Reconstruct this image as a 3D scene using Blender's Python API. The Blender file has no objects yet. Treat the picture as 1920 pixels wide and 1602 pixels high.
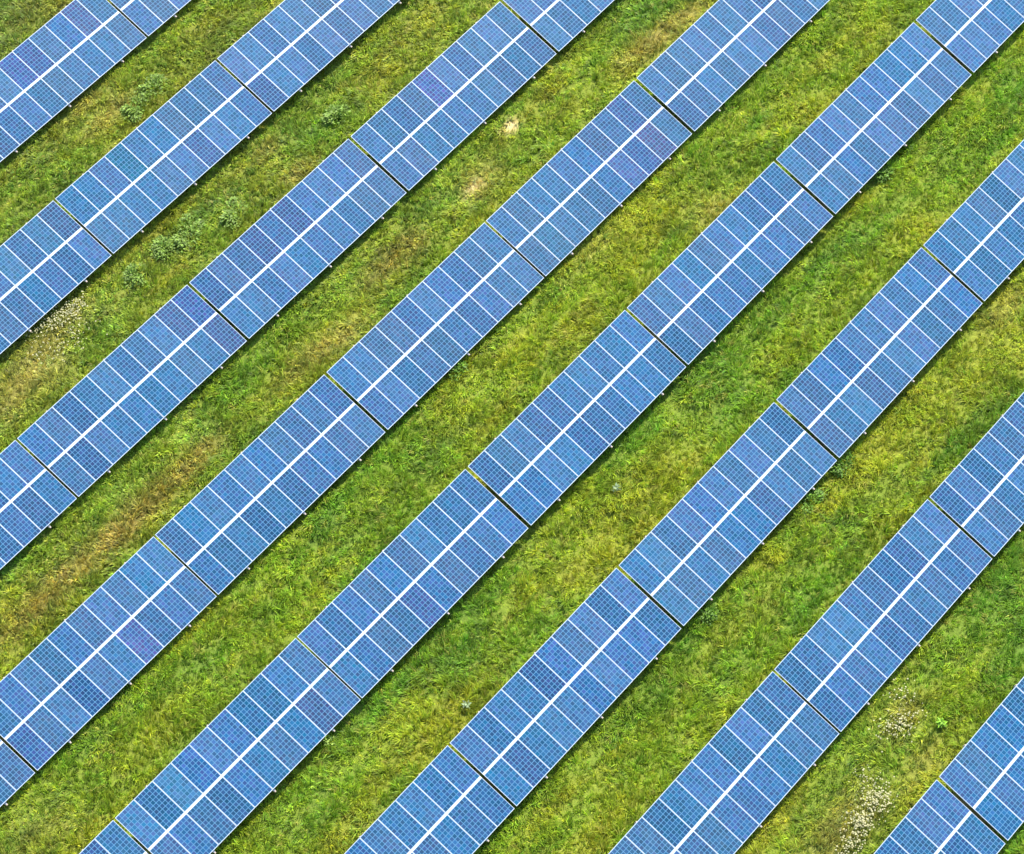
import bpy, math
import numpy as np
from mathutils import Matrix, Vector

rng = np.random.default_rng(11)
scene = bpy.context.scene
COL = scene.collection

# ------------------------------------------------------------------ camera
F_PX, W_PX = 5836.433, 1920.0
R = np.array([[0.6410427671494673, -0.7671436208509578, -0.02355495006766123],
              [0.6396271198088407, 0.5170213192805153, 0.5688287114888075],
              [-0.42419490601615545, -0.3797099161157793, 0.8221186418717931]])
CAM = np.array([-32.54559091265991, -49.78444384452465, 103.55025071513002])
cam_data = bpy.data.cameras.new('camera')
cam_data.sensor_fit = 'HORIZONTAL'
cam_data.sensor_width = 36.0
cam_data.lens = F_PX * 36.0 / W_PX
cam_data.clip_start = 1.0
cam_data.clip_end = 6000.0
cam = bpy.data.objects.new('camera', cam_data)
COL.objects.link(cam)
M = Matrix.Identity(4)
for i in range(3):
    for j in range(3):
        M[i][j] = R[j][i]
    M[i][3] = CAM[i]
cam.matrix_world = M
scene.camera = cam

# ------------------------------------------------------------------ sky, sun, exposure
SUN_EL = math.radians(49.0)
SUN_AZ = math.atan2(0.88, 0.19)                 # clockwise from +Y
sun_dir = Vector((math.sin(SUN_AZ) * math.cos(SUN_EL), math.cos(SUN_AZ) * math.cos(SUN_EL), math.sin(SUN_EL)))
world = bpy.data.worlds.new('World')
scene.world = world
world.use_nodes = True
wn = world.node_tree.nodes
wl = world.node_tree.links
wn.clear()
wo = wn.new('ShaderNodeOutputWorld')
bg = wn.new('ShaderNodeBackground')
bg.inputs['Strength'].default_value = 0.15
sky = wn.new('ShaderNodeTexSky')
sky.sky_type = 'NISHITA'
sky.sun_disc = False
sky.sun_elevation = SUN_EL
sky.sun_rotation = SUN_AZ
sky.air_density = 1.0
sky.dust_density = 0.8
wl.new(sky.outputs[0], bg.inputs['Color'])
wl.new(bg.outputs[0], wo.inputs['Surface'])

sd = bpy.data.lights.new('sun', 'SUN')
sd.energy = 3.4
sd.angle = math.radians(2.0)
sd.color = (1.0, 0.95, 0.86)
sun = bpy.data.objects.new('sun', sd)
sun.rotation_euler = sun_dir.to_track_quat('Z', 'Y').to_euler()
sun.location = (20, 0, 60)
COL.objects.link(sun)

scene.view_settings.view_transform = 'Standard'
scene.view_settings.look = 'None'
scene.view_settings.exposure = 1.66
scene.view_settings.gamma = 1.0
scene.view_settings.use_curve_mapping = False

# ------------------------------------------------------------------ measured layout (metres, x along the rows, y across, z up)
GZ = -1.14                       # ground level; z = 0 is the middle of a table's top plane
PITCH = 7.5226
TILT = math.radians(20.0)
DEPTH = 3.456
ROW_DY = [-0.069, 0.0138, 0.0368, 0.0537, 0.0181, -0.0244, -0.0047, -0.0244]
ROW_DZ = [-0.0493, 0.0567, -0.0107, -0.0629, 0.0792, 0.0341, -0.0422, -0.005]
ROW_X = {1: [22.197, 32.305], 2: [12.275, 22.386, 32.504], 3: [2.507, 12.608, 22.742, 32.894, 43.056],
         4: [-7.412, 2.701, 12.79, 22.936, 33.046, 43.226],
         5: [-7.372, 2.729, 12.808, 22.972, 33.106, 43.272, 53.449],
         6: [2.883, 13.004, 23.147, 33.307, 43.447], 7: [13.165, 23.264, 33.394], 8: [13.285, 23.436]}
def row_y(r): return -(r - 4.5) * PITCH + ROW_DY[r - 1]

# ------------------------------------------------------------------ helpers
def tag(o, label=None, cat=None, group=None, kind=None):
    if label: o['label'] = label
    if cat: o['category'] = cat
    if group: o['group'] = group
    if kind: o['kind'] = kind
    return o

class MB:
    """collects boxes, quads and free faces into one mesh"""
    def __init__(s): s.v = []; s.f = []; s.m = []
    def face(s, pts, mi=0):
        b = len(s.v); s.v += [tuple(p) for p in pts]; s.f.append(tuple(range(b, b + len(pts)))); s.m.append(mi)
    def box(s, x0, x1, y0, y1, z0, z1, mi=0, mat=None):
        b = len(s.v)
        c = [(x0, y0, z0), (x1, y0, z0), (x1, y1, z0), (x0, y1, z0), (x0, y0, z1), (x1, y0, z1), (x1, y1, z1), (x0, y1, z1)]
        if mat is not None: c = [tuple(mat @ Vector(p)) for p in c]
        s.v += c
        for q in ((3, 2, 1, 0), (4, 5, 6, 7), (0, 1, 5, 4), (1, 2, 6, 5), (2, 3, 7, 6), (3, 0, 4, 7)):
            s.f.append(tuple(b + i for i in q)); s.m.append(mi)
    def mesh(s, name, mats):
        me = bpy.data.meshes.new(name)
        me.from_pydata(s.v, [], s.f)
        for m in mats: me.materials.append(m)
        if len(mats) > 1: me.polygons.foreach_set('material_index', s.m)
        me.update()
        return me

def link(name, me, parent=None, loc=(0, 0, 0), rot=(0, 0, 0)):
    o = bpy.data.objects.new(name, me)
    COL.objects.link(o)
    o.location = loc
    o.rotation_euler = rot
    if parent is not None: o.parent = parent
    return o

def new_mat(name):
    m = bpy.data.materials.new(name)
    m.use_nodes = True
    nt = m.node_tree
    nt.nodes.clear()
    out = nt.nodes.new('ShaderNodeOutputMaterial')
    return m, nt, nt.nodes, nt.links, out

def mth(nt, op, a, b=None, c=None):
    n = nt.nodes.new('ShaderNodeMath'); n.operation = op
    for i, x in enumerate((a, b, c)):
        if x is None: continue
        if isinstance(x, (int, float)): n.inputs[i].default_value = x
        else: nt.links.new(x, n.inputs[i])
    return n.outputs[0]

def mixc(nt, fac, a, b, mode='MIX'):
    n = nt.nodes.new('ShaderNodeMix'); n.data_type = 'RGBA'; n.blend_type = mode
    for sock, x in ((n.inputs[0], fac), (n.inputs[6], a), (n.inputs[7], b)):
        if isinstance(x, (int, float)): sock.default_value = x
        elif isinstance(x, tuple): sock.default_value = x if len(x) == 4 else x + (1,)
        else: nt.links.new(x, sock)
    return n.outputs[2]

# ------------------------------------------------------------------ materials
def metal_mat(name, colour, rough, metallic=0.0, var=0.12):
    m, nt, N, L, out = new_mat(name)
    p = N.new('ShaderNodeBsdfPrincipled')
    tc = N.new('ShaderNodeTexCoord')
    no = N.new('ShaderNodeTexNoise'); no.inputs['Scale'].default_value = 9.0; no.inputs['Detail'].default_value = 4.0
    L.new(tc.outputs['Object'], no.inputs['Vector'])
    k = mth(nt, 'MULTIPLY_ADD', no.outputs['Fac'], 2 * var, 1.0 - var)
    c = mixc(nt, 1.0, colour, k, 'MULTIPLY')
    L.new(c, p.inputs['Base Color'])
    p.inputs['Roughness'].default_value = rough
    p.inputs['Metallic'].default_value = metallic
    L.new(p.outputs[0], out.inputs['Surface'])
    return m

M_FRAME = metal_mat('anodised_frame', (0.36, 0.38, 0.41), 0.45)
M_STRIP = metal_mat('white_cover', (0.56, 0.55, 0.54), 0.5)
M_STEEL = metal_mat('galvanised_steel', (0.42, 0.41, 0.40), 0.5, 0.3)
M_POST = metal_mat('weathered_post', (0.30, 0.22, 0.17), 0.7)
M_BRKT = metal_mat('zinc_bracket', (0.34, 0.27, 0.20), 0.6)
M_BACK = metal_mat('backsheet', (0.65, 0.66, 0.66), 0.6)

PW, PL = 0.993, 1.696              # module size
FW = 0.013                         # frame face
def cell_mat():
    m, nt, N, L, out = new_mat('blue_cells')
    tc = N.new('ShaderNodeTexCoord')
    sep = N.new('ShaderNodeSeparateXYZ')
    L.new(tc.outputs['Object'], sep.inputs[0])
    ax = PW / 2 - 0.018
    ay = PL / 2 - 0.022
    u = mth(nt, 'MULTIPLY_ADD', sep.outputs[0], 6 / (2 * ax), 3.0)
    v = mth(nt, 'MULTIPLY_ADD', sep.outputs[1], 10 / (2 * ay), 5.0)
    fu = mth(nt, 'FRACT', u); fv = mth(nt, 'FRACT', v)
    du = mth(nt, 'MINIMUM', fu, mth(nt, 'SUBTRACT', 1.0, fu))
    dv = mth(nt, 'MINIMUM', fv, mth(nt, 'SUBTRACT', 1.0, fv))
    line = mth(nt, 'LESS_THAN', mth(nt, 'MINIMUM', du, dv), 0.075)
    # clipped cell corners show a little white diamond
    corner = mth(nt, 'LESS_THAN', mth(nt, 'ADD', du, dv), 0.17)
    line = mth(nt, 'MAXIMUM', line, corner)
    # outside of the cell field: white margin
    inu = mth(nt, 'COMPARE', u, 3.0, 3.0)
    inv = mth(nt, 'COMPARE', v, 5.0, 5.0)
    margin = mth(nt, 'SUBTRACT', 1.0, mth(nt, 'MULTIPLY', inu, inv))
    oi = N.new('ShaderNodeObjectInfo')
    comb = N.new('ShaderNodeCombineXYZ')
    L.new(mth(nt, 'FLOOR', u), comb.inputs[0]); L.new(mth(nt, 'FLOOR', v), comb.inputs[1])
    L.new(mth(nt, 'MULTIPLY', oi.outputs['Random'], 97.0), comb.inputs[2])
    wnz = N.new('ShaderNodeTexWhiteNoise'); wnz.noise_dimensions = '3D'
    L.new(comb.outputs[0], wnz.inputs['Vector'])
    rsep = N.new('ShaderNodeSeparateColor'); L.new(wnz.outputs['Color'], rsep.inputs[0])
    # base cell colour: azure to violet blue
    c0 = mixc(nt, rsep.outputs[0], (0.002, 0.047, 0.100), (0.013, 0.041, 0.110))
    bri = mth(nt, 'MULTIPLY_ADD', rsep.outputs[1], 0.55, 0.72)
    c1 = mixc(nt, 1.0, c0, bri, 'MULTIPLY')
    # crystal flakes
    vo = N.new('ShaderNodeTexVoronoi'); vo.inputs['Scale'].default_value = 42.0
    L.new(tc.outputs['Object'], vo.inputs['Vector'])
    vs = N.new('ShaderNodeSeparateColor'); L.new(vo.outputs['Color'], vs.inputs[0])
    c2 = mixc(nt, 1.0, c1, mth(nt, 'MULTIPLY_ADD', vs.outputs[0], 0.30, 0.85), 'MULTIPLY')
    # module to module batch difference
    r1 = N.new('ShaderNodeTexWhiteNoise'); r1.noise_dimensions = '1D'
    L.new(mth(nt, 'MULTIPLY', oi.outputs['Random'], 913.0), r1.inputs['W'])
    ms = N.new('ShaderNodeSeparateColor'); L.new(r1.outputs['Color'], ms.inputs[0])
    batch = mixc(nt, ms.outputs[0], (0.70, 1.08, 0.98), (1.35, 0.92, 1.06))
    batch = mixc(nt, 1.0, batch, mth(nt, 'MULTIPLY_ADD', ms.outputs[1], 0.46, 0.76), 'MULTIPLY')
    c3 = mixc(nt, 1.0, c2, batch, 'MULTIPLY')
    c4 = mixc(nt, 1.0, c3, oi.outputs['Color'], 'MULTIPLY')
    c5 = mixc(nt, line, c4, (0.052, 0.142, 0.235))
    # dust film, heavier on some modules, running down the slope
    dmap = N.new('ShaderNodeMapping'); dmap.inputs['Scale'].default_value = (5.0, 0.9, 1.0)
    L.new(tc.outputs['Object'], dmap.inputs['Vector'])
    dn = N.new('ShaderNodeTexNoise'); dn.noise_dimensions = '4D'; dn.inputs['Scale'].default_value = 1.6; dn.inputs['Detail'].default_value = 6.0
    L.new(dmap.outputs[0], dn.inputs['Vector']); L.new(mth(nt, 'MULTIPLY', oi.outputs['Random'], 55.0), dn.inputs['W'])
    dust = mth(nt, 'MULTIPLY', mth(nt, 'POWER', dn.outputs['Fac'], 2.0), mth(nt, 'MULTIPLY_ADD', ms.outputs[2], 0.26, 0.02))
    c5 = mixc(nt, dust, c5, (0.20, 0.21, 0.22))
    c6 = mixc(nt, margin, c5, (0.32, 0.40, 0.48))
    p = N.new('ShaderNodeBsdfPrincipled')
    L.new(c6, p.inputs['Base Color'])
    # faint dust
    no = N.new('ShaderNodeTexNoise'); no.inputs['Scale'].default_value = 1.6; no.inputs['Detail'].default_value = 5.0
    L.new(tc.outputs['Object'], no.inputs['Vector'])
    L.new(mth(nt, 'MULTIPLY_ADD', no.outputs['Fac'], 0.10, 0.13), p.inputs['Roughness'])
    p.inputs['IOR'].default_value = 1.32
    L.new(p.outputs[0], out.inputs['Surface'])
    return m
M_CELL = cell_mat()

def leaf_mat(name, transl=0.35, rough=0.55):
    m, nt, N, L, out = new_mat(name)
    at = N.new('ShaderNodeAttribute'); at.attribute_name = 'tint'
    p = N.new('ShaderNodeBsdfPrincipled')
    p.inputs['Roughness'].default_value = rough
    p.inputs['Specular IOR Level'].default_value = 0.25
    L.new(at.outputs['Color'], p.inputs['Base Color'])
    t = N.new('ShaderNodeBsdfTranslucent')
    L.new(mixc(nt, 1.0, at.outputs['Color'], (1.15, 1.2, 0.6), 'MULTIPLY'), t.inputs['Color'])
    mx = N.new('ShaderNodeMixShader'); mx.inputs[0].default_value = transl
    L.new(p.outputs[0], mx.inputs[1]); L.new(t.outputs[0], mx.inputs[2])
    L.new(mx.outputs[0], out.inputs['Surface'])
    return m
M_GRASS = leaf_mat('grass_blades')
M_WEED = leaf_mat('weed_leaves', 0.25)
M_PETAL = leaf_mat('petals', 0.2)

def ground_mat():
    m, nt, N, L, out = new_mat('meadow_soil')
    at = N.new('ShaderNodeAttribute'); at.attribute_name = 'tint'
    tc = N.new('ShaderNodeTexCoord')
    n1 = N.new('ShaderNodeTexNoise'); n1.inputs['Scale'].default_value = 6.0; n1.inputs['Detail'].default_value = 8.0; n1.inputs['Roughness'].default_value = 0.7
    L.new(tc.outputs['Object'], n1.inputs['Vector'])
    k = mth(nt, 'MULTIPLY_ADD', n1.outputs['Fac'], 1.6, 0.2)
    c = mixc(nt, 1.0, at.outputs['Color'], k, 'MULTIPLY')
    p = N.new('ShaderNodeBsdfPrincipled'); p.inputs['Roughness'].default_value = 0.95
    p.inputs['Specular IOR Level'].default_value = 0.1
    L.new(c, p.inputs['Base Color'])
    bp = N.new('ShaderNodeBump'); bp.inputs['Strength'].default_value = 0.8; bp.inputs['Distance'].default_value = 0.08
    L.new(n1.outputs['Fac'], bp.inputs['Height']); L.new(bp.outputs[0], p.inputs['Normal'])
    L.new(p.outputs[0], out.inputs['Surface'])
    return m
M_GROUND = ground_mat()

# ------------------------------------------------------------------ noise and vegetation colour
LAT = rng.random((256, 256))
def vnoise(x, y, s, ox=0.0, oy=0.0):
    a = x / s + ox + 1000.0; b = y / s + oy + 1000.0
    i = np.floor(a).astype(np.int64); j = np.floor(b).astype(np.int64)
    u = a - i; v = b - j
    u = u * u * (3 - 2 * u); v = v * v * (3 - 2 * v)
    i0, j0, i1, j1 = i & 255, j & 255, (i + 1) & 255, (j + 1) & 255
    return (LAT[i0, j0] * (1 - u) + LAT[i1, j0] * u) * (1 - v) + (LAT[i0, j1] * (1 - u) + LAT[i1, j1] * u) * v
def fbm(x, y, s, ox=0.0, oy=0.0):
    return (vnoise(x, y, s, ox, oy) + 0.5 * vnoise(x, y, s / 2.1, oy + 7, ox + 3) + 0.25 * vnoise(x, y, s / 4.3, ox + 31, oy + 17)) / 1.75

LUSH, MID, YEL = np.array([0.106, 0.220, 0.011]), np.array([0.190, 0.276, 0.012]), np.array([0.272, 0.298, 0.014])
DRY, BROWN, BARE, OLIVE = np.array([0.330, 0.280, 0.055]), np.array([0.240, 0.185, 0.030]), np.array([0.60, 0.44, 0.20]), np.array([0.145, 0.165, 0.026])
# places where the meadow differs: colour, x, y, length along the row, width, strength
PATCH = [(DRY, 26.6, 29.0, 1.2, .8, .5), (OLIVE, 24.6, 30.2, 2, 1, .7), (DRY, 23.1, 23.1, 1.5, .5, .8), (DRY, 23.0, 24.4, 1.0, .4, .7),
         (DRY, 41.5, 7.0, 1.6, .55, 1.0), (DRY, 43.4, 6.7, 1.3, .5, .9), (DRY, 40.2, 7.2, .8, .4, .7), (DRY, 30.6, 8.0, 1.1, .7, .8),
         (BARE, 33.74, 8.89, .33, .2, 1.3), (BARE, 29.94, 7.91, .33, .22, 1.0), (DRY, 20.4, 7.0, 1.6, .45, .7), (DRY, 18.1, 7.3, 1.4, .4, .6),
         (BROWN, 10.2, 7.6, 2.6, .6, .8), (BROWN, 7.4, 7.5, 2.6, .65, .75), (BROWN, 4.6, 7.6, 2.4, .6, .8), (BROWN, 2.2, 7.7, 2.0, .6, .75),
         (BROWN, 12.4, 7.5, 1.2, .5, .7), (BROWN, 25.7, 8.1, 1.3, .7, .8), (BROWN, 24.0, 7.9, 1.3, .6, .7), (DRY, 35.6, -.9, 1.3, .7, .5),
         (DRY, 30.6, 1.8, 1.8, .7, .45), (YEL, 23.1, -7.4, 1.6, .8, .8), (YEL, 36.2, -14.6, 2.4, .8, .8), (YEL, 33.0, -14.3, 2.2, .8, .8),
         (YEL, 29.0, -13.8, 1.8, .6, .8), (DRY, 16.1, -18.9, 1.6, .8, .35), (YEL, 1.4, -.1, 2, .8, .6), (BROWN, 3.9, -9.3, 1.2, .7, .5),
         (YEL, 10.8, -12.4, 1.4, .5, .7), (DRY, 9.9, 15.7, 1.8, .8, .7), (DRY, 11.6, 15.5, 1.5, .8, .6), (BROWN, 25.9, 14.4, 1.0, .4, .8),
         (BROWN, 26.0, 16.3, .8, .4, .5), (DRY, 38.7, -13.8, 1.2, .5, .6), (YEL, 34.0, .7, 1.5, .7, .6), (YEL, 30.8, .5, 1.8, .7, .6),
         (LUSH, 28.8, 15.1, 1.6, .8, .6), (LUSH, 19.8, 11.3, 2, .9, .6), (LUSH, 13.8, 15.2, 1.5, .8, .6), (LUSH, 14.1, 3.7, 2, .9, .5),
         (LUSH, 16.8, 8.9, 2, .8, .8), (LUSH, 18.5, 0, 2.2, .9, .7), (LUSH, 14.5, 0, 2.2, .9, .6), (LUSH, 6.7, -5.2, 1.8, .9, .7),
         (LUSH, 4.2, -6.4, 1.6, .9, .6), (LUSH, 11.8, -6.8, 2, .8, .6), (LUSH, 45.1, -5.6, 1.8, .8, .6), (LUSH, 44.2, -8.3, 1.6, .8, .6),
         (LUSH, 41.6, -5.1, 1.5, .6, .6), (LUSH, 21.9, -15.8, 2, .8, .5), (LUSH, 28.8, -6, 2.2, .8, .6), (LUSH, 27.1, -22.3, 1.8, .8, .7),
         (LUSH, 5.5, .5, 1.5, .8, .5), (LUSH, 31.8, -6.2, 2.0, .7, .6), (OLIVE, -4.6, .4, 2, 1, .6), (OLIVE, 28.3, 21.7, 2, 1, .6),
         (DRY, 16.2, -22.9, 1.3, .8, .75), (DRY, 14.2, -22.9, 1.6, .8, .7), (DRY, 20.3, -21.6, 1.3, .7, .55), (DRY, 19.4, -23.5, 1.2, .6, .4),
         (DRY, 12.0, 16.4, 1.6, .8, .6), (DRY, 14.2, 16.7, 1.0, .6, .6)]
def under_panel(x, y):
    s = np.zeros_like(x)
    for r in ROW_X:
        x0, x1 = ROW_X[r][0] - 5.0, ROW_X[r][-1] + 5.0
        d = np.abs(y - row_y(r)) - 1.12 + 0.5 * (vnoise(x, y, 0.7, 3, 9) - 0.5)
        w = np.clip(-d / 0.3, 0, 1)
        s = np.maximum(s, w * ((x > x0) & (x < x1)))
    return s
def meadow(x, y):
    """albedo of the vegetation at x, y"""
    n1 = fbm(x * 0.55, y, 2.6, 1, 2)             # stretched along the rows: mowing and wheel lines
    n2 = fbm(x, y, 0.9, 40, 12)
    n3 = fbm(x * 0.18, y, 0.55, 80, 60)
    t = np.clip((0.60 * n1 + 0.10 * n2 + 0.55 * n3 - 0.38) / 0.48, 0, 1)[:, None]
    c = np.where(t < 0.5, LUSH * (1 - 2 * t) + MID * 2 * t, MID * (2 - 2 * t) + YEL * (2 * t - 1))
    far = np.clip((y - 2.0) / 14.0, 0, 1)[:, None]
    c = c * (1 - 0.30 * far) + OLIVE * 0.30 * far
    wob = 0.45 * (fbm(x, y, 0.8, 5, 5) - 0.5)
    for col, px, py, lx, ly, k in PATCH:
        d2 = ((x - px) / lx) ** 2 + ((y - py) / ly) ** 2
        w = np.clip(k * np.exp(-d2 * 0.8) * (1 + 2.2 * wob), 0, 1)[:, None]
        c = c * (1 - w) + col * w
    return c

# ------------------------------------------------------------------ ground
def build_ground():
    fine_x = np.arange(-14, 62, 0.3); fine_y = np.arange(-36, 40, 0.3)
    ox = np.concatenate([-np.geomspace(3000, 16, 14), fine_x, np.geomspace(66, 3000, 14)])
    oy = np.concatenate([-np.geomspace(3000, 39, 14), fine_y, np.geomspace(44, 3000, 14)])
    X, Y = np.meshgrid(ox, oy, indexing='xy')
    x, y = X.ravel(), Y.ravel()
    z = GZ + 0.06 * (fbm(x, y, 3.0, 9, 4) - 0.5)
    nx, ny = len(ox), len(oy)
    idx = np.arange(nx * ny).reshape(ny, nx)
    q = np.stack([idx[:-1, :-1], idx[:-1, 1:], idx[1:, 1:], idx[1:, :-1]], -1).reshape(-1, 4)
    me = bpy.data.meshes.new('ground')
    me.vertices.add(len(x)); me.vertices.foreach_set('co', np.stack([x, y, z], -1).astype(np.float32).ravel())
    me.loops.add(q.size); me.loops.foreach_set('vertex_index', q.astype(np.int32).ravel())
    me.polygons.add(len(q)); me.polygons.foreach_set('loop_start', np.arange(0, q.size, 4, dtype=np.int32))
    me.update(calc_edges=True)
    soil = np.array([0.105, 0.085, 0.048])
    c = meadow(x, y) * 0.55 + soil * 0.28
    bare = np.zeros(len(x))
    for col, px, py, lx, ly, k in PATCH:
        if col is BARE: bare = np.maximum(bare, np.exp(-(((x - px) / lx) ** 2 + ((y - py) / ly) ** 2) * 0.8))
    c = c * (1 - bare[:, None]) + BARE * bare[:, None]
    up = under_panel(x, y)[:, None] * 0.8
    c = c * (1 - up) + np.array([0.20, 0.15, 0.07]) * up
    a = me.attributes.new('tint', 'FLOAT_COLOR', 'POINT')
    a.data.foreach_set('color', np.concatenate([c, np.ones((len(x), 1))], 1).astype(np.float32).ravel())
    me.materials.append(M_GROUND)
    return tag(link('ground', me), 'meadow soil under the grass between the solar rows', 'ground', kind='structure')
build_ground()

# ------------------------------------------------------------------ grass
def raw_mesh(name, co, faces3, tint, mat):
    me = bpy.data.meshes.new(name)
    me.vertices.add(len(co)); me.vertices.foreach_set('co', co.astype(np.float32).ravel())
    me.loops.add(faces3.size); me.loops.foreach_set('vertex_index', faces3.astype(np.int32).ravel())
    me.polygons.add(len(faces3)); me.polygons.foreach_set('loop_start', np.arange(0, faces3.size, 3, dtype=np.int32))
    me.update(calc_edges=True)
    a = me.attributes.new('tint', 'FLOAT_COLOR', 'POINT')
    a.data.foreach_set('color', np.concatenate([tint, np.ones((len(co), 1))], 1).astype(np.float32).ravel())
    me.materials.append(mat)
    return me

def blades(bx, by, bz, h, wid, phi, lean, tint):
    """bent blades, five points and three triangles each"""
    n = len(bx)
    dx, dy = np.cos(phi), np.sin(phi)
    tw = phi + np.pi / 2 + rng.normal(0, 0.5, n)
    sx, sy = np.cos(tw) * wid / 2, np.sin(tw) * wid / 2
    base = np.stack([bx, by, bz], -1)
    side = np.stack([sx, sy, np.zeros(n)], -1)
    mid = base + np.stack([dx * lean * h * 0.35, dy * lean * h * 0.35, h * (0.62 - 0.12 * lean)], -1)
    tip = base + np.stack([dx * lean * h * 0.95, dy * lean * h * 0.95, h * (1.0 - 0.45 * lean)], -1)
    co = np.stack([base - side, base + side, mid - side * 0.85, mid + side * 0.85, tip], 1).reshape(-1, 3)
    k = (np.arange(n) * 5)[:, None]
    f = np.stack([k + np.array([0, 1, 3]), k + np.array([0, 3, 2]), k + np.array([2, 3, 4])], 1).reshape(-1, 3)
    t = np.repeat(tint, 5, 0).reshape(n, 5, 3).copy()
    return co, f, t.reshape(-1, 3)

def build_grass():
    dens = 62.0
    x0, x1, y0, y1 = -12.0, 60.0, -35.0, 38.0
    n = int((x1 - x0) * (y1 - y0) * dens)
    x = rng.uniform(x0, x1, n); y = rng.uniform(y0, y1, n)
    p = np.stack([x, y, np.full(n, GZ)], -1) - CAM
    c = p @ R.T
    u = 960 + F_PX * c[:, 0] / -c[:, 2]; v = 801 - F_PX * c[:, 1] / -c[:, 2]
    keep = (u > -260) & (u < 2180) & (v > -260) & (v < 1862)     # the field of the photo and a few metres round it
    x, y = x[keep], y[keep]
    up = under_panel(x, y)
    keep = rng.random(len(x)) > up * 0.5
    bare = np.zeros(len(x))
    for col, px, py, lx, ly, k in PATCH:
        if col is BARE: bare = np.maximum(bare, np.exp(-(((x - px) / lx) ** 2 + ((y - py) / ly) ** 2) * 0.8))
    keep &= rng.random(len(x)) > bare * 1.25
    x, y, up = x[keep], y[keep], up[keep]
    n = len(x)
    col = meadow(x, y)
    vig = fbm(x, y, 0.75, 21, 33)
    hgt = (0.11 + 0.30 * np.clip(vig * 1.7 - 0.35, 0, 1)) * rng.uniform(0.75, 1.25, n) * (1 - 0.4 * up)
    lod = fbm(x, y, 2.2, 61, 14) * 4 * np.pi + rng.normal(0, 0.45, n)     # the way the grass lies
    leafy = rng.random(n) < np.clip((y + 1.0) / 16.0, 0.05, 0.6) * (fbm(x, y, 1.1, 70, 5) > 0.47)
    tone = np.exp(rng.normal(0, 0.30, n) + 0.25 * (fbm(x, y, 0.55, 15, 88) - 0.5) + 0.9 * (fbm(x * 0.15, y, 0.32, 44, 27) - 0.5))
    hue = rng.normal(0, 0.10, n)
    col = col * tone[:, None]
    col[:, 0] *= 1 + hue; col[:, 2] *= 1 - hue
    straw = rng.random(n) < 0.05
    col[straw] = col[straw] * 0.4 + DRY * 0.75
    B = 10
    ti = np.repeat(np.arange(n), B)
    m = n * B
    ang = rng.uniform(0, 2 * np.pi, m); rad = np.sqrt(rng.random(m)) * rng.uniform(0.04, 0.12, n)[ti]
    bx = x[ti] + rad * np.cos(ang); by = y[ti] + rad * np.sin(ang)
    bz = np.full(m, GZ - 0.02)
    lf = leafy[ti]
    h = hgt[ti] * rng.uniform(0.6, 1.2, m) * np.where(lf, 0.75, 1.0)
    wid = np.where(lf, rng.uniform(0.04, 0.075, m), rng.uniform(0.016, 0.036, m))
    phi = np.where(rng.random(m) < 0.78, lod[ti] + rng.normal(0, 0.45, m), ang)
    lean = np.where(lf, rng.uniform(0.5, 1.25, m), rng.uniform(0.25, 1.15, m))
    tint = np.clip(col[ti] * np.exp(rng.normal(0, 0.24, m))[:, None], 0.004, 0.6)
    co, f, t = blades(bx, by, bz, h, wid, phi, lean, tint)
    me = raw_mesh('grass', co, f, t, M_GRASS)
    return tag(link('grass', me), 'rough green and yellow meadow grass growing between the solar rows', 'grass', kind='stuff')
build_grass()

# ------------------------------------------------------------------ weeds and flowers
def leaves_mesh(name, pts, dirs, ln, wd, tint, mat, stems=None):
    """diamond leaves, folded along the midrib; pts = leaf bases"""
    n = len(pts)
    d = dirs / np.linalg.norm(dirs, axis=1, keepdims=True)
    side = np.cross(d, np.array([0, 0, 1.0])); side /= (np.linalg.norm(side, axis=1, keepdims=True) + 1e-6)
    upv = np.cross(side, d)
    L_, W_ = ln[:, None], wd[:, None]
    tip = pts + d * L_ - np.array([0, 0, 0.18]) * L_
    mid = pts + d * L_ * 0.5
    a = mid + side * W_ / 2 + upv * W_ * 0.18; b = mid - side * W_ / 2 + upv * W_ * 0.18
    co = np.stack([pts, a, mid, b, tip], 1).reshape(-1, 3)
    k = (np.arange(n) * 5)[:, None]
    f = np.stack([k + np.array([0, 1, 2]), k + np.array([0, 2, 3]), k + np.array([1, 4, 2]), k + np.array([2, 4, 3])], 1).reshape(-1, 3)
    t = np.repeat(tint, 5, 0)
    if stems is not None:
        sc, sf, st = stems
        f = np.concatenate([f, sf + len(co)]); co = np.concatenate([co, sc]); t = np.concatenate([t, st])
    return raw_mesh(name, co, f, t, mat)

def scatter(n, rx, ry, h):
    """leaf bases over a loose group of small lumps"""
    k = 7
    cx, cy, cr = rng.uniform(-.55, .55, k) * rx, rng.uniform(-.55, .55, k) * ry, rng.uniform(.18, .32, k)
    j = rng.integers(0, k, n); r = np.sqrt(rng.random(n)); a = rng.uniform(0, 2 * np.pi, n)
    p = np.stack([cx[j] + r * cr[j] * np.cos(a), cy[j] + r * cr[j] * np.sin(a), h * rng.uniform(.5, 1, k)[j] * (1 - .7 * r ** 2) * rng.uniform(.6, 1, n)], -1)
    q = mound(n // 3, rx * 0.85, ry * 0.85, h * 0.5)
    return np.concatenate([p[:n - n // 3], q])

def mound(n, rx, ry, h):
    """leaf bases over a low uneven dome"""
    a = rng.uniform(0, 2 * np.pi, n); r = np.sqrt(rng.random(n))
    x, y = r * np.cos(a) * rx, r * np.sin(a) * ry
    lump = 0.55 + 0.75 * vnoise(x, y, 0.22, rng.uniform(0, 90), rng.uniform(0, 90))
    z = h * np.sqrt(np.clip(1 - r ** 2, 0, 1)) * lump * rng.uniform(0.55, 1.0, n)
    return np.stack([x, y, z], -1)

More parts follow.
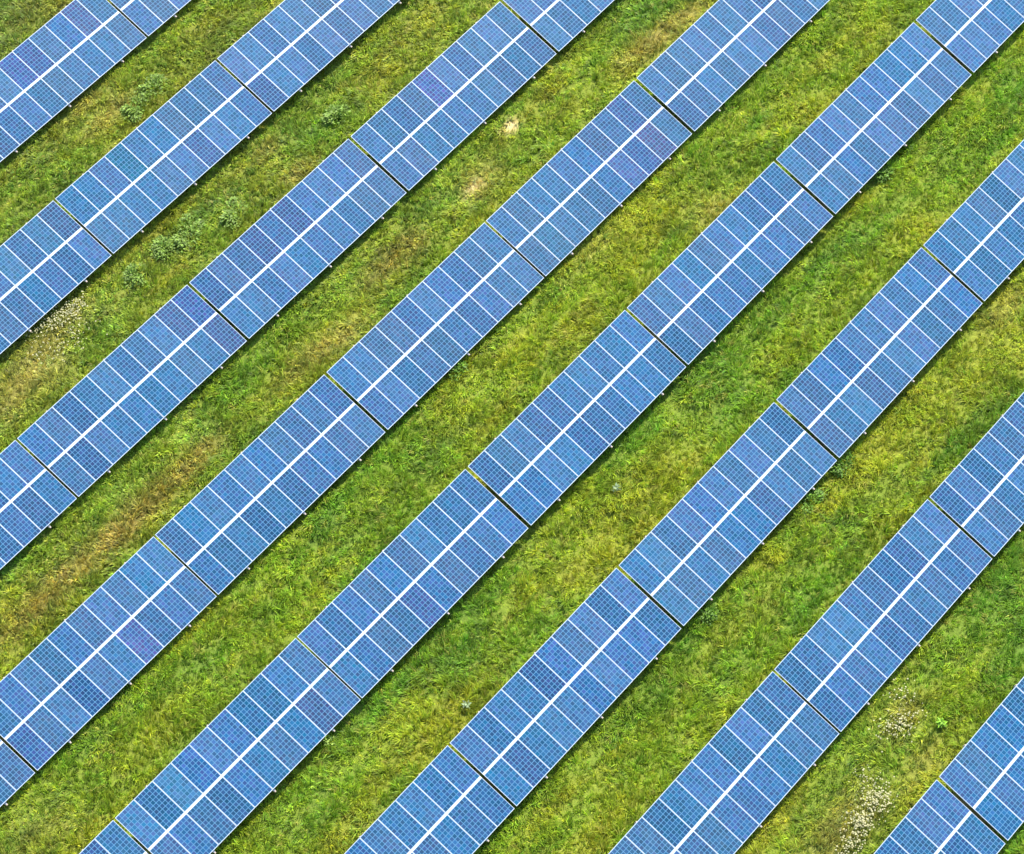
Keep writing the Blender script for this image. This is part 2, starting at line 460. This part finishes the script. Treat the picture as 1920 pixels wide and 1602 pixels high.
def weed(name, x, y, kind, label, cat, group=None, size=1.0):
    if kind == 'grey':
        n = 420; p = scatter(n, 0.95 * size, 0.62 * size, 0.42); c0 = np.array([0.150, 0.232, 0.032]); ln = (0.10, 0.20); wd = 0.5
    elif kind == 'dark':
        n = 380; p = scatter(n, 0.85 * size, 0.40 * size, 0.40); c0 = np.array([0.095, 0.185, 0.014]); ln = (0.09, 0.20); wd = 0.42
    elif kind == 'bright':
        n = 46; p = mound(n, 0.10, 0.10, 0.25); c0 = np.array([0.17, 0.33, 0.016]); ln = (0.15, 0.27); wd = 0.36
    elif kind == 'rosette':
        n = 30; p = mound(n, 0.09, 0.09, 0.25); c0 = np.array([0.19, 0.25, 0.12]); ln = (0.12, 0.24); wd = 0.4
    else:
        n = 42; p = mound(n, 0.20, 0.12, 0.1); p[:, 2] = rng.uniform(0.1, 0.55, n); c0 = np.array([0.22, 0.31, 0.05]); ln = (0.10, 0.2); wd = 0.3
    d = np.stack([p[:, 0] + rng.normal(0, .25, n), p[:, 1] + rng.normal(0, .25, n), np.abs(rng.normal(0.25, 0.25, n))], -1) + 1e-3
    if kind in ('bright', 'rosette'): d = np.stack([np.cos(np.arange(n) * 2.4), np.sin(np.arange(n) * 2.4), rng.uniform(0.1, 0.9, n)], -1)
    tone = np.exp(rng.normal(0, 0.30, n))[:, None]
    tint = np.clip(c0 * tone, 0.004, 0.6)
    # stems, thin three-sided spikes from the ground
    m = max(8, n // 8); pick = rng.integers(0, n, m)
    tops = p[pick]; bases = tops * np.array([0.7, 0.7, 0.0]); bases[:, 2] = -0.03
    off = np.array([[0.010, 0, 0], [-0.006, 0.009, 0], [-0.006, -0.009, 0]])
    sc = np.concatenate([(bases[:, None, :] + off[None]), tops[:, None, :]], 1).reshape(-1, 3)
    kk = (np.arange(m) * 4)[:, None]
    sf = np.stack([kk + np.array([0, 1, 3]), kk + np.array([1, 2, 3]), kk + np.array([2, 0, 3])], 1).reshape(-1, 3)
    st = np.repeat(np.clip(c0[None] * 0.8, 0, 1), m * 4, 0)
    me = leaves_mesh(name, p, d, rng.uniform(ln[0], ln[1], n), rng.uniform(ln[0], ln[1], n) * wd, tint, M_WEED, (sc, sf, st))
    o = link(name, me, None, (x, y, GZ + 0.02), (0, 0, rng.uniform(-.5, .5)))
    return tag(o, label, cat, group)

G1 = 'grey-green weed clumps between the upper rows'
weed('weed_clump', 20.4, 15.85, 'grey', 'largest grey-green weed clump, between the second and third solar rows', 'weed', G1, 1.25)
weed('weed_clump', 19.2, 16.1, 'grey', 'small grey-green weed clump touching the largest clump on its lower left', 'weed', G1, 0.8)
weed('weed_clump', 22.45, 14.95, 'grey', 'grey-green weed clump at the top edge of the third solar row', 'weed', G1, 0.95)
weed('weed_clump', 25.4, 22.75, 'grey', 'grey-green weed clump between the first and second rows, beside tan dry grass', 'weed', G1, 1.1)
weed('weed_clump', 24.0, 22.5, 'grey', 'lower left grey-green weed clump between the first and second rows', 'weed', G1, 0.85)
weed('weed_clump', 29.4, 15.2, 'grey', 'grey-green weed clump furthest to the upper right between second and third rows', 'weed', G1, 0.8)
weed('weed_clump', 17.4, 16.0, 'grey', 'grey-green weed clump between the white flowers and the largest weed clump', 'weed', G1, 0.75)
G2 = 'dark leafy weeds along the low panel edges'
weed('leafy_weed', 26.2, -13.05, 'dark', 'dark leafy weed at the low edge of the sixth solar row', 'weed', G2, 1.15)
weed('leafy_weed', 28.4, -13.05, 'dark', 'dark leafy weed under the table gap of the sixth solar row', 'weed', G2, 0.9)
weed('leafy_weed', 19.5, -13.15, 'dark', 'small dark weed, lower left one along the sixth solar row', 'weed', G2, 0.6)
weed('leafy_weed', 43.5, -5.2, 'dark', 'dark leafy weed at the low edge of the fifth row, upper one of two', 'weed', G2, 0.7)
weed('leafy_weed', 41.7, -5.45, 'dark', 'dark leafy weed at the low edge of the fifth row, lower one of two', 'weed', G2, 0.75)
weed('leafy_weed', 22.1, 2.25, 'dark', 'small dark weed at the low edge of the fourth solar row', 'weed', G2, 0.6)
weed('broadleaf_plant', 21.15, -23.1, 'bright', 'single bright lime green broadleaf plant beside the white flowers', 'plant')
weed('rosette_plant', 21.73, -6.7, 'rosette', 'pale rosette plant alone in the grass below the fifth solar row', 'plant')
weed('stalk_plant', 5.7, -5.5, 'stalk', 'light green upright stalks near the low edge of the fifth solar row', 'plant')
weed('rosette_plant', 10.3, -8.5, 'rosette', 'pale rosette plant at the top edge of the sixth solar row', 'plant')

def flower_patch(spots, label, tone):
    """many small off-white flower heads on stems"""
    pts = []
    for x, y, sx, sy, n in spots:
        pts.append(np.stack([rng.normal(x, sx, n), rng.normal(y, sy, n)], -1))
    p = np.concatenate(pts); n = len(p)
    z = GZ + rng.uniform(0.20, 0.38, n)
    hr = rng.uniform(0.016, 0.040, n)
    ang = np.arange(6) * np.pi / 3
    tilt = rng.normal(0, 0.35, (n, 2))
    ring = np.stack([np.cos(ang), np.sin(ang)], -1)
    co = np.zeros((n, 11, 3))
    co[:, 0] = np.stack([p[:, 0], p[:, 1], z + hr * 0.5], -1)
    for i in range(6):
        dx, dy = ring[i] * 1.0
        co[:, 1 + i] = np.stack([p[:, 0] + hr * dx, p[:, 1] + hr * dy, z + hr * (dx * tilt[:, 0] + dy * tilt[:, 1])], -1)
    for i, (dx, dy) in enumerate(((0.006, 0), (-0.003, 0.005), (-0.003, -0.005))):
        co[:, 7 + i] = np.stack([p[:, 0] + dx, p[:, 1] + dy, np.full(n, GZ - 0.02)], -1)
    co[:, 10] = np.stack([p[:, 0], p[:, 1], z], -1)
    tri = [[0, 1 + i, 1 + (i + 1) % 6] for i in range(6)] + [[7, 8, 10], [8, 9, 10], [9, 7, 10]]
    f = ((np.arange(n) * 11)[:, None, None] + np.array(tri)[None]).reshape(-1, 3)
    t = np.zeros((n, 11, 3))
    t[:, :7] = (np.array(tone) * rng.uniform(0.75, 1.1, (n, 1)))[:, None, :]
    t[:, 7:] = np.array([0.10, 0.14, 0.03])
    me = raw_mesh('wildflowers', co.reshape(-1, 3), f, np.clip(t.reshape(-1, 3), 0, .85), M_PETAL)
    return tag(link('wildflowers', me), label, 'wildflowers', kind='stuff')
WH = (0.40, 0.375, 0.19)
flower_patch([(13.8, 16.75, .55, .30, 150), (14.5, 16.7, .35, .25, 80), (13.3, 15.6, .6, .35, 70), (12.0, 15.9, .5, .3, 40), (12.9, 17.1, .5, .2, 60)],
             'off-white wildflowers in the grass below the left end of the second row', WH)
flower_patch([(20.3, -22.0, .38, .26, 120), (21.2, -21.2, .30, .25, 36), (19.7, -21.6, .3, .2, 40)],
             'small patch of off-white wildflowers beside the lime green plant', WH)
flower_patch([(16.9, -23.1, .38, .30, 200), (15.8, -23.2, .40, .26, 180), (14.9, -23.5, .4, .2, 110), (17.4, -22.2, .4, .3, 40)],
             'largest patch of off-white wildflowers near the bottom right corner', WH)

# ------------------------------------------------------------------ solar tables
cT, sT = math.cos(TILT), math.sin(TILT)
def slope(v, dz=0.0):
    """point of the table plane at v metres up the slope, dz above it"""
    return (v * cT - dz * sT, v * sT + dz * cT)

def panel_mesh():
    b = MB()
    x, y = PW / 2 - FW + 0.002, PL / 2 - FW + 0.002
    b.face([(-x, -y, -0.004), (x, -y, -0.004), (x, y, -0.004), (-x, y, -0.004)], 0)
    b.face([(-x, y, -0.012), (x, y, -0.012), (x, -y, -0.012), (-x, -y, -0.012)], 1)
    for p, q in (((-x, -y), (x, -y)), ((x, -y), (x, y)), ((x, y), (-x, y)), ((-x, y), (-x, -y))):
        b.face([(p[0], p[1], -0.012), (q[0], q[1], -0.012), (q[0], q[1], -0.004), (p[0], p[1], -0.004)], 1)
    return b.mesh('solar_panel', [M_CELL, M_BACK])
def frame_mesh():
    b = MB()
    X, Y = PW / 2, PL / 2
    b.box(-X, X, -Y, -Y + FW, -0.042, 0.0)
    b.box(-X, X, Y - FW, Y, -0.042, 0.0)
    b.box(-X, -X + FW, -Y + FW, Y - FW, -0.042, 0.0)
    b.box(X - FW, X, -Y + FW, Y - FW, -0.042, 0.0)
    return b.mesh('frame', [M_FRAME])
def tilted(): return Matrix.Rotation(TILT, 4, 'X')

PANEL, FRAME = panel_mesh(), frame_mesh()
H0 = -GZ                                              # root Empty sits on the ground
RAFT_X = (1.72 - 5, 5.05 - 5, 8.40 - 5)
TINTS = {'violet': (1.60, 0.68, 0.94, 1), 'deep': (1.9, 0.58, 0.86, 1), 'dark': (0.95, 0.72, 0.86, 1), 'teal': (0.62, 1.18, 0.96, 1), 'light': (1.45, 1.38, 1.18, 1)}
SPECIAL = {(1, 0, 4, 1): 'violet', (1, 0, 5, 1): 'violet', (1, 0, 8, 1): 'violet', (3, 3, 4, 1): 'violet', (3, 2, 3, 1): 'violet',
           (3, 2, 5, 1): 'violet', (3, 1, 9, 1): 'violet', (3, 1, 8, 1): 'violet', (3, 1, 9, 0): 'violet', (4, 4, 8, 1): 'deep',
           (4, 4, 7, 0): 'violet', (4, 1, 0, 0): 'violet', (4, 1, 6, 0): 'violet', (5, 2, 4, 0): 'violet', (4, 4, 8, 0): 'deep',
           (2, 2, 0, 0): 'dark', (2, 1, 6, 0): 'dark', (4, 4, 6, 0): 'violet', (4, 4, 6, 1): 'dark', (4, 1, 3, 0): 'dark',
           (4, 1, 9, 0): 'dark', (5, 1, 8, 0): 'dark', (6, 1, 4, 1): 'dark', (2, 0, 9, 1): 'dark', (4, 4, 3, 0): 'teal',
           (4, 4, 1, 0): 'teal', (2, 1, 3, 1): 'teal', (2, 0, 8, 1): 'teal', (2, 0, 6, 1): 'teal', (5, 5, 0, 0): 'light',
           (5, 2, 0, 0): 'light', (6, 2, 0, 0): 'light', (5, 1, 2, 1): 'light', (5, 1, 0, 1): 'light'}

def first_table():
    root = link('solar_table', None)
    root.empty_display_size = 0.5
    for h in (0, 1):
        for i in range(10):
            vy, vz = slope((1 if h else -1) * (DEPTH / 2 - PL / 2))
            p = link('solar_panel', PANEL, root, (-5 + i + 0.5, vy, H0 + vz), (TILT, 0, 0))
            p['slot'] = i * 2 + h
            link('frame', FRAME, p)
    def sloped(name, mat, boxes, x=0.0):
        b = MB()
        for bx in boxes: b.box(*bx, mat=tilted())
        return link(name, b.mesh(name, [mat]), root, (x, 0, H0))
    g = DEPTH / 2 - PL
    sloped('cover_strip', M_STRIP, [(-4.995, 4.995, -g + 0.001, g - 0.001, -0.03, -0.003)])
    for v in (-1.30, -0.45, 0.45, 1.30):
        sloped('purlin', M_STEEL, [(-4.97, 4.97, v - 0.025, v + 0.025, -0.112, -0.044), (-4.97, 4.97, v + 0.025, v + 0.06, -0.112, -0.106)])
    for x in RAFT_X:
        sloped('rafter', M_STEEL, [(-0.035, 0.035, -1.80, 1.76, -0.22, -0.114)], x)
        sloped('end_bracket', M_BRKT, [(-0.028, 0.028, -1.86, -1.80, -0.185, -0.11)], x)
        sloped('end_bracket', M_BRKT, [(-0.03, 0.03, 1.732, 1.765, -0.13, -0.015)], x)
        for y in (-0.95, 0.95):
            b = MB()
            zt = H0 + y * math.tan(TILT) - 0.23
            b.box(-0.045, 0.045, y - 0.004, y + 0.004, -0.3, zt); b.box(-0.045, -0.037, y + 0.004, y + 0.08, -0.3, zt); b.box(0.037, 0.045, y + 0.004, y + 0.08, -0.3, zt)
            link('post', b.mesh('post', [M_POST]), root, (x, 0, 0))
        b = MB()
        a, c = Vector((0, 0.95, 0.55)), Vector((0, -0.3, H0 - 0.3 * math.tan(TILT) - 0.22))
        d = (c - a); rotm = d.to_track_quat('Y', 'Z').to_matrix().to_4x4(); rotm.translation = a
        b.box(0.05, 0.08, 0, d.length, -0.02, 0.02, mat=rotm)
        link('brace', b.mesh('brace', [M_STEEL]), root, (x, 0, 0))
    return root

def copy_table(src):
    r = src.copy(); COL.objects.link(r)
    for ch in src.children:
        c = ch.copy(); COL.objects.link(c); c.parent = r
        for g in ch.children:
            k = g.copy(); COL.objects.link(k); k.parent = c
    return r

ORD = ['first', 'second', 'third', 'fourth', 'fifth', 'sixth', 'seventh', 'eighth']
ROW_NAME = {1: 'top left corner row', 2: 'second row from the top left', 3: 'third row from the top left', 4: 'fourth row from the top left',
            5: 'long fifth row through the middle', 6: 'sixth row from the top left', 7: 'seventh row from the top left', 8: 'bottom right corner row'}
TRAIT = {(4, 4): 'fifth solar table from lower left, violet and teal panels, {row}',
         (1, 0): 'solar table with two dark violet panels, lower left one, {row}'}
proto = first_table()
tables = []
for r in sorted(ROW_X):
    for k, xc in enumerate(ROW_X[r]):
        t = proto if not tables else copy_table(proto)
        t.location = (xc, row_y(r), GZ + ROW_DZ[r - 1])
        n = len(ROW_X[r])
        if (r, k) in TRAIT: lab = TRAIT[(r, k)].format(row=ROW_NAME[r])
        elif n == 2: lab = 'blue solar table at the %s end of the %s' % ('lower left' if k == 0 else 'upper right', ROW_NAME[r])
        elif k == 0: lab = 'blue solar table at the lower left end of the ' + ROW_NAME[r]
        elif k == n - 1: lab = 'blue solar table at the upper right end of the ' + ROW_NAME[r]
        else: lab = '%s blue solar table from the lower left, %s' % (ORD[k], ROW_NAME[r])
        tag(t, lab, 'solar panels', 'solar tables in parallel rows on the meadow')
        tables.append(t)
        for c in t.children:
            if 'slot' in c:
                i, h = divmod(int(c['slot']), 2)
                c.rotation_euler = (TILT + rng.normal(0, 0.004), rng.normal(0, 0.004), 0)
                c.color = TINTS.get(SPECIAL.get((r, k, i, h)), (1, 1, 1, 1))
for t in tables:
    for c in t.children:
        if 'slot' in c: del c['slot']
